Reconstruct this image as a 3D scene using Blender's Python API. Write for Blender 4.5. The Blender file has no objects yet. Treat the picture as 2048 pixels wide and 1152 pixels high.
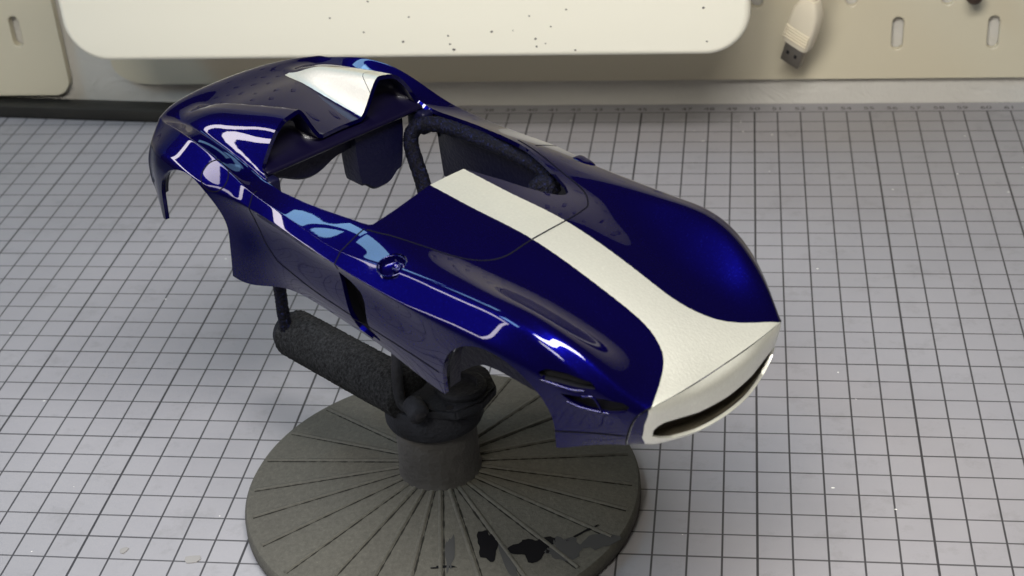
import bpy, bmesh, math, random
import numpy as np
from mathutils import Vector, Matrix, Euler
from mathutils.bvhtree import BVHTree
random.seed(7); rng = np.random.default_rng(7)
S = 0.01                      # everything below is written in centimetres
scn = bpy.context.scene
COL = scn.collection
def R(a): return math.radians(a)

# ------------------------------------------------------------------ camera
CAMPOS = (49.398, -65.235, 30.2545)
def cam_axes(yaw, pitch, roll):
    cy, sy, cp, sp = math.cos(yaw), math.sin(yaw), math.cos(pitch), math.sin(pitch)
    f = Vector((sy*cp, cy*cp, -sp)); r = Vector((cy, -sy, 0)); u = r.cross(f)
    cr, sr = math.cos(roll), math.sin(roll)
    return cr*r + sr*u, -sr*r + cr*u, f
cr_, cu_, cf_ = cam_axes(-0.165271, 0.538604, -0.0750148)
cam = bpy.data.cameras.new('camera'); cam.sensor_width = 36; cam.lens = 3182.13/2048*36
cam.clip_start = 0.01; cam.clip_end = 50
co = bpy.data.objects.new('camera', cam); COL.objects.link(co)
M = Matrix((cr_, cu_, -cf_)).transposed().to_4x4(); M.translation = Vector(CAMPOS)*S
co.matrix_world = M; scn.camera = co
cam.dof.use_dof = True; cam.dof.focus_distance = 0.46; cam.dof.aperture_fstop = 30

# ------------------------------------------------------------------ light
world = bpy.data.worlds.new('World'); scn.world = world; world.use_nodes = True
wb = world.node_tree.nodes['Background']; wb.inputs[0].default_value = (0.10, 0.080, 0.070, 1); wb.inputs[1].default_value = 0.30
def area(name, pos, target, sx, sy, power, col, spread=180):
    l = bpy.data.lights.new(name, 'AREA'); l.shape = 'RECTANGLE'; l.size = sx*S; l.size_y = sy*S
    l.energy = power; l.color = col; l.spread = R(spread)
    o = bpy.data.objects.new(name, l); COL.objects.link(o)
    o.location = Vector(pos)*S
    o.rotation_euler = (Vector(target)-Vector(pos)).to_track_quat('-Z', 'Y').to_euler()
    return o
def lamp_frame(name, c, target, w, h, t, rad, col, spread=75):
    """a rectangular LED tube frame: four strips round a dark centre; rad = radiance of the tubes"""
    c = Vector(c); z = (Vector(target)-c).normalized(); y = Vector((0, 0, 1)); y = (y-z*y.dot(z)).normalized(); x = y.cross(z)
    for dx, dy, sx, sy in ((0, h/2, w+t, t), (0, -h/2, w+t, t), (w/2, 0, t, h-t), (-w/2, 0, t, h-t)):
        l = bpy.data.lights.new(name, 'AREA'); l.shape = 'RECTANGLE'; l.size = sx*S; l.size_y = sy*S
        l.energy = rad*math.pi*sx*sy*S*S*math.sin(R(spread/2))**2/1.65; l.color = col; l.spread = R(spread)
        o = bpy.data.objects.new(name, l); COL.objects.link(o)
        o.matrix_world = Matrix((x, y, -z)).transposed().to_4x4(); o.location = (c+x*dx+y*dy)*S
def panel(name, pos, target, w, h, rad, col, spread=180):
    k = 1.0 if spread == 180 else math.sin(math.radians(spread/2))**2    # keep the on-axis radiance
    return area(name, pos, target, w, h, rad*math.pi*w*h*S*S*k, col, spread)
lamp_frame('led_frame_lamp', (-12, -33, 38), (42, -31, 11), 38, 18, 2.8, 13, (1.0, .92, .97))
panel('key_lamp', (30, -84, 60), (38, -8, 6), 30, 13, 12.5, (1.0, .96, .87), 75)
panel('bench_lamp', (49, -46, 45), (48, -39, 0), 26, 7, 36, (1.0, .97, .93), 135)
panel('window_pane', (5, .3, 50), (42, -31, 11), 5, 9, 8.5, (.36, .68, 1.0))
panel('window_pane', (15, .3, 51), (42, -31, 11), 6, 9, 8.5, (.36, .68, 1.0))
panel('window_pane', (-17, 31, 120), (42, -31, 11), 20, 11, 8.5, (.36, .68, 1.0))
panel('window_pane', (-26, -52, 84), (42, -31, 11), 30, 14, 15, (.36, .68, 1.0))
scn.view_settings.view_transform = 'Standard'; scn.view_settings.look = 'None'
scn.view_settings.exposure = 0.08; scn.view_settings.gamma = 1
scn.render.engine = 'CYCLES'

# ------------------------------------------------------------------ helpers
def tag(o, label=None, cat=None, group=None, kind=None):
    if label: o['label'] = label
    if cat: o['category'] = cat
    if group: o['group'] = group
    if kind: o['kind'] = kind
    return o
def empty(name, loc=(0, 0, 0), rot=(0, 0, 0)):
    o = bpy.data.objects.new(name, None); COL.objects.link(o)
    o.location = Vector(loc)*S; o.rotation_euler = rot; o.empty_display_size = 0.01
    return o
def mesh(name, verts, faces, mat, parent=None, smooth=False, normals=None):
    me = bpy.data.meshes.new(name)
    me.from_pydata([tuple(float(c)*S for c in v[:3]) for v in verts], [], [tuple(int(i) for i in f) for f in faces])
    me.update()
    if smooth or normals is not None:
        me.polygons.foreach_set('use_smooth', [True]*len(me.polygons))
    if normals is not None:
        me.normals_split_custom_set_from_vertices([tuple(float(c) for c in n) for n in normals])
    me.materials.append(mat)
    o = bpy.data.objects.new(name, me); COL.objects.link(o)
    if parent: o.parent = parent
    return o
def bm_obj(name, bm, mat, parent=None, smooth=None):
    me = bpy.data.meshes.new(name); bmesh.ops.recalc_face_normals(bm, faces=bm.faces)
    for v in bm.verts: v.co *= S
    bm.to_mesh(me); bm.free(); me.materials.append(mat)
    if smooth is not None:
        me.polygons.foreach_set('use_smooth', [True]*len(me.polygons)); me.set_sharp_from_angle(angle=R(smooth))
    o = bpy.data.objects.new(name, me); COL.objects.link(o)
    if parent: o.parent = parent
    return o
def box_bm(x0, x1, y0, y1, z0, z1, bev=0, seg=2):
    bm = bmesh.new()
    bmesh.ops.create_cube(bm, size=1)
    for v in bm.verts:
        v.co = Vector((x0 if v.co.x < 0 else x1, y0 if v.co.y < 0 else y1, z0 if v.co.z < 0 else z1))
    if bev: bmesh.ops.bevel(bm, geom=bm.edges[:], offset=bev, segments=seg, profile=0.5, affect='EDGES')
    return bm
def lathe_bm(prof, n=64, c=(0, 0)):
    bm = bmesh.new(); rings = []
    for r, z in prof:
        rings.append([bm.verts.new((c[0]+r*math.cos(2*math.pi*i/n), c[1]+r*math.sin(2*math.pi*i/n), z)) for i in range(n)])
    for a, b in zip(rings, rings[1:]):
        for i in range(n): bm.faces.new((a[i], a[(i+1) % n], b[(i+1) % n], b[i]))
    if prof[0][0] > 1e-4: bm.faces.new(rings[0])
    if prof[-1][0] > 1e-4: bm.faces.new(rings[-1])
    bmesh.ops.remove_doubles(bm, verts=bm.verts, dist=1e-5)
    return bm
def smooth_path(pts, n=8):
    P = [np.array(p, float) for p in pts]; P = [2*P[0]-P[1]] + P + [2*P[-1]-P[-2]]; out = []
    for i in range(1, len(P)-2):
        for k in range(n):
            t = k/n; a, b, c, d = P[i-1:i+3]
            out.append(.5*((2*b)+(c-a)*t+(2*a-5*b+4*c-d)*t*t+(3*b-a-3*c+d)*t**3))
    out.append(P[-2]); return out
def tube_bm(pts, rad, n=14, rough=0, rf=None):
    bm = bmesh.new(); prev = None; rings = []
    up = Vector((0.13, 0.27, 1)).normalized()
    for i, p in enumerate(pts):
        p = Vector(p); a = Vector(pts[max(i-1, 0)]); b = Vector(pts[min(i+1, len(pts)-1)])
        t = (b-a).normalized(); s = t.cross(up).normalized() if prev is None else (prev-t*prev.dot(t)).normalized()
        prev = s; q = t.cross(s)
        r = rad if rf is None else rad*rf(i/(len(pts)-1))
        rings.append([bm.verts.new(p+(s*math.cos(2*math.pi*k/n)+q*math.sin(2*math.pi*k/n))*r*(1+rough*random.uniform(-1, 1))) for k in range(n)])
    for a, b in zip(rings, rings[1:]):
        for k in range(n): bm.faces.new((a[k], a[(k+1) % n], b[(k+1) % n], b[k]))
    bm.faces.new(rings[0]); bm.faces.new(rings[-1])
    return bm
def nodes(name):
    m = bpy.data.materials.new(name); m.use_nodes = True
    nt = m.node_tree; return m, nt, nt.nodes['Principled BSDF']
def N(nt, kind, **kw):
    n = nt.nodes.new(kind)
    for k, v in kw.items():
        if k in n.inputs: n.inputs[k].default_value = v
        else: setattr(n, k, v)
    return n
def ramp(nt, src, stops):
    r = nt.nodes.new('ShaderNodeValToRGB'); e = r.color_ramp.elements
    while len(e) < len(stops): e.new(0.5)
    for el, (p, c) in zip(e, stops):
        el.position = p; el.color = (*c, 1) if len(c) == 3 else c
    nt.links.new(src, r.inputs[0]); return r
def simple(name, col, rough=0.5, metal=0, bump=0, scale=300, coat=0, var=0, spec=.5):
    m, nt, b = nodes(name); b.inputs['Specular IOR Level'].default_value = spec
    b.inputs['Base Color'].default_value = (*col, 1); b.inputs['Roughness'].default_value = rough
    b.inputs['Metallic'].default_value = metal; b.inputs['Coat Weight'].default_value = coat; b.inputs['Coat Roughness'].default_value = 0.05
    if bump or var:
        tc = N(nt, 'ShaderNodeTexCoord'); no = N(nt, 'ShaderNodeTexNoise', Scale=scale, Detail=4.0)
        nt.links.new(tc.outputs['Object'], no.inputs['Vector'])
        if bump:
            bp = N(nt, 'ShaderNodeBump', Strength=bump, Distance=0.001); nt.links.new(no.outputs['Fac'], bp.inputs['Height']); nt.links.new(bp.outputs['Normal'], b.inputs['Normal'])
        if var:
            n2 = N(nt, 'ShaderNodeTexNoise', Scale=scale*.13, Detail=5.0); nt.links.new(tc.outputs['Object'], n2.inputs['Vector'])
            rp = ramp(nt, n2.outputs['Fac'], [(.3, tuple(c*(1-var) for c in col)), (.7, tuple(min(1, c*(1+var)) for c in col))])
            nt.links.new(rp.outputs['Color'], b.inputs['Base Color'])
    return m

# ------------------------------------------------------------------ materials
def mat_blue():
    """candy paint: dark blue base with metal flake under a clear lacquer"""
    m, nt, b = nodes('candy_blue_paint'); L = nt.links
    nt.nodes.remove(b); out = nt.nodes['Material Output']
    tc = N(nt, 'ShaderNodeTexCoord')
    vo = N(nt, 'ShaderNodeTexVoronoi', Scale=3200.0); L.new(tc.outputs['Object'], vo.inputs['Vector'])
    fl = ramp(nt, vo.outputs['Color'], [(0.0, (0.0003, 0.0004, 0.030)), (0.8, (0.0004, 0.0005, 0.042)), (1.0, (0.002, 0.003, 0.085))])
    df = N(nt, 'ShaderNodeBsdfDiffuse', Color=(0.0008, 0.0004, 0.012, 1)); gl = N(nt, 'ShaderNodeBsdfGlossy', Roughness=0.34)
    L.new(fl.outputs['Color'], gl.inputs['Color'])
    ad = N(nt, 'ShaderNodeAddShader'); L.new(df.outputs[0], ad.inputs[0]); L.new(gl.outputs[0], ad.inputs[1])
    no = N(nt, 'ShaderNodeTexNoise', Scale=240.0, Detail=2.0); L.new(tc.outputs['Object'], no.inputs['Vector'])
    bp = N(nt, 'ShaderNodeBump', Strength=0.005, Distance=0.001); L.new(no.outputs['Fac'], bp.inputs['Height'])
    fr = N(nt, 'ShaderNodeFresnel', IOR=1.39); L.new(bp.outputs['Normal'], fr.inputs['Normal'])
    co_ = N(nt, 'ShaderNodeBsdfGlossy', Roughness=0.02, Color=(1, 1, 1, 1)); L.new(bp.outputs['Normal'], co_.inputs['Normal'])
    mx = N(nt, 'ShaderNodeMixShader'); L.new(fr.outputs[0], mx.inputs[0]); L.new(ad.outputs[0], mx.inputs[1]); L.new(co_.outputs[0], mx.inputs[2])
    L.new(mx.outputs[0], out.inputs['Surface'])
    return m
BLUE = mat_blue()
INNER = simple('inner_blue_overspray', (0.0025, 0.0025, 0.018), 0.45, 0.1, 0.25, 900, spec=.25)
def mat_silver():
    m, nt, b = nodes('silver_paint')
    tc = N(nt, 'ShaderNodeTexCoord'); no = N(nt, 'ShaderNodeTexNoise', Scale=1500.0, Detail=3.0); nt.links.new(tc.outputs['Object'], no.inputs['Vector'])
    rp = ramp(nt, no.outputs['Fac'], [(.3, (.755, .75, .655)), (.66, (.80, .795, .695)), (.82, (.90, .90, .81))]); nt.links.new(rp.outputs['Color'], b.inputs['Base Color'])
    b.inputs['Metallic'].default_value = 0.74; b.inputs['Roughness'].default_value = 0.42; b.inputs['Coat Weight'].default_value = 0.7; b.inputs['Coat Roughness'].default_value = 0.04
    bp = N(nt, 'ShaderNodeBump', Strength=0.08, Distance=0.001); nt.links.new(no.outputs['Fac'], bp.inputs['Height']); nt.links.new(bp.outputs['Normal'], b.inputs['Normal'])
    return m
SILVER = mat_silver()
GAP = simple('panel_gap_shadow', (0.002, 0.002, 0.005), 0.7, spec=.12)
GAPS = simple('panel_gap_grey', (0.10, 0.10, 0.085), 0.6)
RECESS = simple('recess_black', (0.0015, 0.0015, 0.004), 0.5)
MOUTH = simple('mouth_brown_plastic', (0.10, 0.085, 0.06), 0.5, 0.1, 0.2, 700, var=.3)
STANDM = simple('stand_overspray', (0.014, 0.015, 0.019), 0.75, 0, 0.6, 700, var=.5, spec=.2)
def mat_fuzz():
    m, nt, b = nodes('roller_foam_overspray'); tc = N(nt, 'ShaderNodeTexCoord'); L = nt.links
    n = N(nt, 'ShaderNodeTexNoise', Scale=1000.0, Detail=6.0, Roughness=.75); L.new(tc.outputs['Object'], n.inputs['Vector'])
    rp = ramp(nt, n.outputs['Fac'], [(.38, (.004, .004, .005)), (.52, (.016, .017, .019)), (.72, (.045, .047, .050))]); L.new(rp.outputs['Color'], b.inputs['Base Color'])
    b.inputs['Roughness'].default_value = .8; b.inputs['Specular IOR Level'].default_value = .2
    bp = N(nt, 'ShaderNodeBump', Strength=1.0, Distance=.0008); L.new(n.outputs['Fac'], bp.inputs['Height']); L.new(bp.outputs['Normal'], b.inputs['Normal']); return m
FUZZ = mat_fuzz()

# ------------------------------------------------------------------ setting
def mat_cutting():
    m, nt, b = nodes('cutting_mat_print')
    tc = N(nt, 'ShaderNodeTexCoord'); sp = N(nt, 'ShaderNodeSeparateXYZ'); nt.links.new(tc.outputs['Object'], sp.inputs[0])
    L = nt.links
    def mth(op, a, c=None, d=None):
        n = N(nt, 'ShaderNodeMath', operation=op)
        for i, v in enumerate((a, c, d)):
            if v is None: continue
            if isinstance(v, (int, float)): n.inputs[i].default_value = v
            else: L.new(v, n.inputs[i])
        return n.outputs[0]
    def line(coord, period, hw):
        c = mth('DIVIDE', coord, period); r = mth('ROUND', c); d = mth('MULTIPLY', mth('ABSOLUTE', mth('SUBTRACT', c, r)), period)
        return mth('SUBTRACT', 1.0, mth('SMOOTH_MIN', 1.0, mth('DIVIDE', d, hw), 0.3)), d
    def band(coord, period, hw, soft):
        c = mth('DIVIDE', coord, period); r = mth('ROUND', c); d = mth('MULTIPLY', mth('ABSOLUTE', mth('SUBTRACT', c, r)), period)
        mr = N(nt, 'ShaderNodeMapRange'); mr.inputs['From Min'].default_value = hw; mr.inputs['From Max'].default_value = hw+soft
        mr.inputs['To Min'].default_value = 1; mr.inputs['To Max'].default_value = 0; L.new(d, mr.inputs['Value']); return mr.outputs[0]
    X, Y = sp.outputs[0], sp.outputs[1]
    lx = mth('MULTIPLY', band(X, S, .00022, .00014), .95); bx = mth('MULTIPLY', band(X, 5*S, .00030, .00014), .98)
    ly = mth('MULTIPLY', band(Y, S, .00021, .00015), .84); by = mth('MULTIPLY', band(Y, 5*S, .00026, .00014), .85)
    g = mth('MAXIMUM', mth('MAXIMUM', lx, bx), mth('MAXIMUM', ly, by))
    inside = mth('LESS_THAN', Y, .00035)
    g = mth('MULTIPLY', g, inside)
    n1 = N(nt, 'ShaderNodeTexNoise', Scale=14.0, Detail=6.0, Roughness=.6); L.new(tc.outputs['Object'], n1.inputs['Vector'])
    base = ramp(nt, n1.outputs['Fac'], [(.3, (.287, .281, .296)), (.7, (.328, .320, .336))])
    n2 = N(nt, 'ShaderNodeTexNoise', Scale=60.0, Detail=8.0, Roughness=.75); L.new(tc.outputs['Object'], n2.inputs['Vector'])
    st = ramp(nt, n2.outputs['Fac'], [(.30, (.80, .80, .78)), (.46, (1, 1, 1))])
    mu = N(nt, 'ShaderNodeMix', data_type='RGBA', blend_type='MULTIPLY'); mu.inputs['Factor'].default_value = .75
    L.new(base.outputs['Color'], mu.inputs['A']); L.new(st.outputs['Color'], mu.inputs['B'])
    mx = N(nt, 'ShaderNodeMix', data_type='RGBA'); L.new(g, mx.inputs['Factor']); L.new(mu.outputs['Result'], mx.inputs['A']); mx.inputs['B'].default_value = (.035, .033, .036, 1)
    L.new(mx.outputs['Result'], b.inputs['Base Color'])
    b.inputs['Roughness'].default_value = .48; b.inputs['Specular IOR Level'].default_value = .35
    bp = N(nt, 'ShaderNodeBump', Strength=.08, Distance=.0005); n3 = N(nt, 'ShaderNodeTexNoise', Scale=900.0, Detail=3.0); L.new(tc.outputs['Object'], n3.inputs['Vector'])
    L.new(n3.outputs['Fac'], bp.inputs['Height']); L.new(bp.outputs['Normal'], b.inputs['Normal'])
    return m
MAT = mat_cutting()
INK = simple('mat_ink', (.05, .045, .045), .6)
WHITEW = simple('wall_paint', (.60, .57, .50), .6, 0, .1, 120)
PEG = simple('pegboard_lacquer', (.64, .585, .44), .38, 0, .03, 200)
TRAY = simple('tray_lacquer', (.86, .83, .70), .35, 0, .02, 200)
DESK = simple('desk_top', (.25, .22, .19), .5)

desk = bm_obj('desk', box_bm(-40, 140, -90, 0.95, -3, -0.32), DESK); tag(desk, kind='structure')
mat_root = empty('cutting_mat', (0, 0, 0)); tag(mat_root, 'pale grey cutting mat with black centimetre grid and ruler numbers', 'cutting mat')
sheet = bm_obj('mat_sheet', box_bm(-2, 92, -62, 0.88, -0.3, 0), MAT, mat_root)
for n in range(36, 63):
    cu = bpy.data.curves.new('t', 'FONT'); cu.body = str(n); cu.size = .40*S; cu.align_x = 'CENTER'; cu.align_y = 'CENTER'
    to = bpy.data.objects.new('t', cu); COL.objects.link(to); dg = bpy.context.evaluated_depsgraph_get()
    me = bpy.data.meshes.new_from_object(to.evaluated_get(dg)); bpy.data.objects.remove(to)
    me.materials.clear(); me.materials.append(INK)
    o = bpy.data.objects.new('ruler_number', me); COL.objects.link(o); o.parent = mat_root; o.location = Vector((n, .33, .006))*S; o.scale = (1.25, 1, 1)

# wall behind, rough plaster
def mat_plaster():
    m, nt, b = nodes('wall_plaster'); tc = N(nt, 'ShaderNodeTexCoord')
    n = N(nt, 'ShaderNodeTexNoise', Scale=55.0, Detail=9.0, Roughness=.65, Distortion=.6); nt.links.new(tc.outputs['Object'], n.inputs['Vector'])
    b.inputs['Base Color'].default_value = (.62, .60, .55, 1); b.inputs['Roughness'].default_value = .7
    bp = N(nt, 'ShaderNodeBump', Strength=.5, Distance=.004); nt.links.new(n.outputs['Fac'], bp.inputs['Height']); nt.links.new(bp.outputs['Normal'], b.inputs['Normal']); return m
wall = bm_obj('wall', box_bm(-40, 160, .92, 6, -.3, 32.0), mat_plaster()); tag(wall, kind='structure')

def pegboard(name, x0, x1, z0, z1, zrow, xcol, yf, th, radius, label):
    """lacquered board with staggered vertical slots; one mesh: faces with real holes and slot walls"""
    V = []; F = []
    def v(x, y, z): V.append((x, y, z)); return len(V)-1
    hw, hh = .25, .75; NS = 8
    out = []
    sd = np.linspace(-(hh-hw), hh-hw, 9)[1:-1]
    for k in range(NS+1): a = math.pi*k/NS; out.append((hw*math.cos(a), hh-hw+hw*math.sin(a)))
    for b in sd[::-1]: out.append((-hw, b))
    for k in range(NS+1): a = math.pi+math.pi*k/NS; out.append((hw*math.cos(a), -hh+hw+hw*math.sin(a)))
    for b in sd: out.append((hw, b))
    m = len(out)
    def brick(cx, cz):
        fr = [v(cx+a, yf+.02, cz+b) for a, b in out]; bk = [v(cx+a, yf+th, cz+b) for a, b in out]
        rim = [v(cx+a*1.16, yf, cz+b*1.05) for a, b in out]
        rect = []
        for a, b in out:
            s = max(abs(a)/2, abs(b)/1.0); rect.append(v(cx+a/s, yf, cz+b/s))
        for i in range(m):
            j = (i+1) % m
            F.append((rect[i], rim[i], rim[j], rect[j])); F.append((rim[i], fr[i], fr[j], rim[j])); F.append((fr[i], bk[i], bk[j], fr[j]))
        for (sx, sz) in ((1, 1), (-1, 1), (-1, -1), (1, -1)):       # corners of the cell
            c = v(cx+2*sx, yf, cz+sz)
            best = [(abs(V[r][0]-cx-2*sx) + abs(V[r][2]-cz-sz), r) for r in rect]
            e1 = [r for r in rect if abs(abs(V[r][0]-cx)-2) < 1e-6 and (V[r][0]-cx)*sx > 0]
            e2 = [r for r in rect if abs(abs(V[r][2]-cz)-1) < 1e-6 and (V[r][2]-cz)*sz > 0]
            a = max(e1, key=lambda r: (V[r][2]-cz)*sz) if e1 else None
            b = max(e2, key=lambda r: (V[r][0]-cx)*sx)
            if a is not None: F.append((a, b, c) if sx*sz > 0 else (b, a, c))
    def quad(xa, xb, za, zb):
        if xb-xa < 1e-4 or zb-za < 1e-4: return
        F.append((v(xa, yf, za), v(xb, yf, za), v(xb, yf, zb), v(xa, yf, zb)))
    k = 0; z = zrow-1
    lo = z
    while z+2 <= z1:
        off = xcol + (2 if k % 2 else 0)
        n0 = math.ceil((x0+2.02-off)/4); n1 = math.floor((x1-2.02-off)/4)
        for n in range(n0, n1+1): brick(off+4*n, z+1)
        quad(x0, off+4*n0-2, z, z+2); quad(off+4*n1+2, x1, z, z+2)
        z += 2; k += 1
    quad(x0, x1, z, z1)
    # lower margin with rounded corners
    rz = min(radius, (lo-z0)*.97)
    c = []
    for k in range(9):
        a = -math.pi/2*k/8; c.append((x1-radius+radius*math.cos(a), z0+rz+rz*math.sin(a)))
    for k in range(9):
        a = -math.pi/2-math.pi/2*k/8; c.append((x0+radius+radius*math.cos(a), z0+rz+rz*math.sin(a)))
    poly = [(x1, lo)] + c + [(x0, lo)]
    idx = [v(a, yf, b) for a, b in poly]; F.append(tuple(reversed(idx)))
    bk = [v(a, yf+th, b) for a, b in poly]
    for i in range(len(idx)-1): F.append((idx[i], idx[i+1], bk[i+1], bk[i]))
    for x in (x0, x1): F.append((v(x, yf, lo), v(x, yf+th, lo), v(x, yf+th, z1), v(x, yf, z1)))
    o = mesh(name, V, F, PEG); tag(o, label, 'pegboard', 'slotted pegboards on the wall'); return o
pb = pegboard('pegboard', 20.35, 76.35, 1.33, 31.4, 3.42, 56.05, .55, .30, 1.75, 'cream slotted pegboard with rounded corner running behind the white tray to the right')
pb2 = pegboard('pegboard', -37.9, 18.14, .88, 31.2, 4.08, 16.1, .42, .42, .8, 'cream slotted pegboard panel at far left above the black bar')

# ------------------------------------------------------------------ tray, bar, plug, hook
def tray():
    x0, x1, z0, z1, y0, y1 = 21.9, 49.74, 5.66, 11, -7.0, .4
    r = 1.75; f = .28
    prof = []
    for k in range(13): a = math.pi/2*k/12; prof.append((x0+r-r*math.cos(a), z0+r-r*math.sin(a)))
    for k in range(13): a = math.pi/2*k/12; prof.append((x1-r+r*math.sin(a), z0+r-r*math.cos(a)))
    prof = [(x0, z1)] + prof + [(x1, z1)]
    n = len(prof); P = np.array(prof); T = np.gradient(P, axis=0); nr = np.c_[T[:, 1], -T[:, 0]]; nr /= np.linalg.norm(nr, axis=1)[:, None]
    V = []; F = []
    ys = [(y0, f)] + [(y0+f-f*math.cos(a), f-f*math.sin(a)) for a in np.linspace(0, math.pi/2, 8)[1:]] + [(y1, 0)]
    for y, ins in ys:
        for i in range(n): V.append((P[i, 0]-nr[i, 0]*ins, y, P[i, 1]-nr[i, 1]*ins))
    for a in range(len(ys)-1):
        for i in range(n-1): F.append((a*n+i, a*n+i+1, (a+1)*n+i+1, (a+1)*n+i))
    m0 = len(V)
    F.append(tuple(range(n))[::-1])
    return V, F
V, F = tray()
tr = empty('tray', (35, 0, 4)); tag(tr, 'white lacquered tray with rounded corners and paint specks mounted on the wall', 'tray')
bm = bmesh.new(); vs = [bm.verts.new((a-35, b, c-4)) for a, b, c in V]
for f in F: bm.faces.new([vs[i] for i in f])
bm_obj('tray_shell', bm, TRAY, tr, 40)
SPECK = simple('paint_speck', (.06, .05, .045), .7)
def blob_bm(c, rx, rz, n=9, h=.015, jag=.35):
    bm = bmesh.new(); ring = []; 
    for k in range(n):
        a = 2*math.pi*k/n; s = 1+random.uniform(-jag, jag); ring.append(bm.verts.new((c[0]+rx*s*math.cos(a), c[1], c[2]+rz*s*math.sin(a))))
    t = bm.verts.new((c[0], c[1]-h, c[2]))
    for k in range(n): bm.faces.new((ring[k], ring[(k+1) % n], t))
    return bm
# specks read off the tray: pixel-like list of (fraction across, height above the tray's lower edge)
for fx, hz, r in [(.405, 1.62, .05), (.463, 2.36, .045), (.52, 1.62, .045), (.452, .95, .045), (.508, .5, .055), (.574, .74, .04), (.576, .36, .045), (.581, .10, .06), (.637, .9, .055), (.668, .95, .03), (.70, .2, .04), (.745, 1.86, .05), (.722, 1.1, .035), (.699, .55, .05), (.713, .34, .04), (.692, 1.6, .035), (.755, .02, .05), (.935, 1.86, .05), (.94, .35, .04)]:
    x = 21.9+27.84*fx
    bm_obj('paint_speck', blob_bm((x-35, -7.01, 5.95+hz*.92-4), r, r*.8), SPECK, tr)

BARM = simple('black_bar_paint', (.018, .017, .014), .55, 0, .3, 300, var=.3)
bar = empty('black_bar', (18, -.05, 0), (0, 0, R(-4.6))); tag(bar, 'low black bar lying along the back of the mat under the left pegboard', 'bar')
bm_obj('bar_body', box_bm(-12, 9, -.45, .62, .10, .62, .05), BARM, bar, 30)
bm_obj('bar_under_shade', box_bm(-11.9, 8.9, -.38, .5, .006, .099), simple('bar_shade_black', (.006, .006, .006), .8), bar)  # near-black strip below the bar, the shade there put into its colour

# hanging usb plug
PLUG = simple('plug_plastic', (.80, .73, .58), .4, 0, .02, 400); STEEL = simple('plug_steel', (.24, .22, .19), .42, .8)
pl = empty('usb_plug', (51.5, -.75, 2.62), (R(6), R(20), R(-34))); tag(pl, 'cream plug with dark metal tip hanging in front of the pegboard', 'plug')
bm = bmesh.new()
secs = [(1.15, .62, .36), (1.3, .66, .38), (2.2, .68, .40), (2.9, .62, .38), (3.35, .42, .33), (3.55, .28, .27)]
rings = []
for z, a, b in secs:
    ring = []
    for k in range(24):
        t = 2*math.pi*k/24; c, s = math.cos(t), math.sin(t); e = .45
        ring.append(bm.verts.new((math.copysign(abs(c)**e, c)*a, math.copysign(abs(s)**e, s)*b, z)))
    rings.append(ring)
for a, b in zip(rings, rings[1:]):
    for k in range(24): bm.faces.new((a[k], a[(k+1) % 24], b[(k+1) % 24], b[k]))
bm.faces.new(rings[0]); bm.faces.new(rings[-1])
bm_obj('plug_body', bm, PLUG, pl, 50)
for k in range(5): bm_obj('grip_rib', box_bm(-.60, .60, -.435, .435, 1.42+.14*k, 1.47+.14*k, .015), PLUG, pl)
tip = bm_obj('metal_tip', box_bm(-.46, .46, -.22, .22, .1, 1.16, .04), STEEL, pl, 30)
for sx in (-.2, .2): bm_obj('tip_hole', box_bm(sx-.07, sx+.07, -.226, -.2, .55, .72), RECESS, tip)
bm_obj('strain_relief', tube_bm([(0, 0, 3.5+.1*k) for k in range(8)], .22, 16), PLUG, pl, 40)
bm_obj('cable', tube_bm(smooth_path([(0, 0, 4.1), (.05, 0, 6), (.4, .2, 9), (.2, .3, 16)]), .16, 12), PLUG, pl, 60)
hk = empty('peg_hook', (59.0, .45, 5.35)); tag(hk, 'dark brown rounded hook end at the top right of the pegboard', 'hook')
HOOKM = simple('hook_plastic', (.05, .03, .02), .4)
bm_obj('hook_arm', tube_bm(smooth_path([(0, .1, 1.2), (0, -.5, 1.0), (0, -.8, .5), (0, -.8, .1)]), .28, 16), HOOKM, hk, 60)
bm = bmesh.new(); bmesh.ops.create_uvsphere(bm, u_segments=20, v_segments=12, radius=.36)
for v in bm.verts: v.co += Vector((0, -.8, .05))
bm_obj('hook_tip', bm, HOOKM, hk, 60)

# ------------------------------------------------------------------ painting stand
AX = (40.56, -27.72)
def mat_base():
    m, nt, b = nodes('stand_grey_paint'); tc = N(nt, 'ShaderNodeTexCoord'); L = nt.links
    n = N(nt, 'ShaderNodeTexNoise', Scale=800.0, Detail=5.0, Roughness=.75); L.new(tc.outputs['Object'], n.inputs['Vector'])
    n2 = N(nt, 'ShaderNodeTexNoise', Scale=28.0, Detail=6.0); L.new(tc.outputs['Object'], n2.inputs['Vector'])
    a = ramp(nt, n.outputs['Fac'], [(.32, (.060, .058, .048)), (.62, (.088, .085, .071)), (.80, (.15, .146, .125))])
    c = ramp(nt, n2.outputs['Fac'], [(.3, (.88, .86, .84)), (.7, (1.05, 1.04, 1.0))])
    mu = N(nt, 'ShaderNodeMix', data_type='RGBA', blend_type='MULTIPLY'); mu.inputs['Factor'].default_value = 1
    L.new(a.outputs['Color'], mu.inputs['A']); L.new(c.outputs['Color'], mu.inputs['B']); L.new(mu.outputs['Result'], b.inputs['Base Color'])
    b.inputs['Roughness'].default_value = .8
    bp = N(nt, 'ShaderNodeBump', Strength=.5, Distance=.0006); L.new(n.outputs['Fac'], bp.inputs['Height']); L.new(bp.outputs['Normal'], b.inputs['Normal']); return m
BASEM = mat_base()
st = empty('painting_stand', (AX[0], AX[1], .004)); tag(st, 'grey turntable painting stand with ribbed round base and flaking paint holding the car', 'stand')
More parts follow.
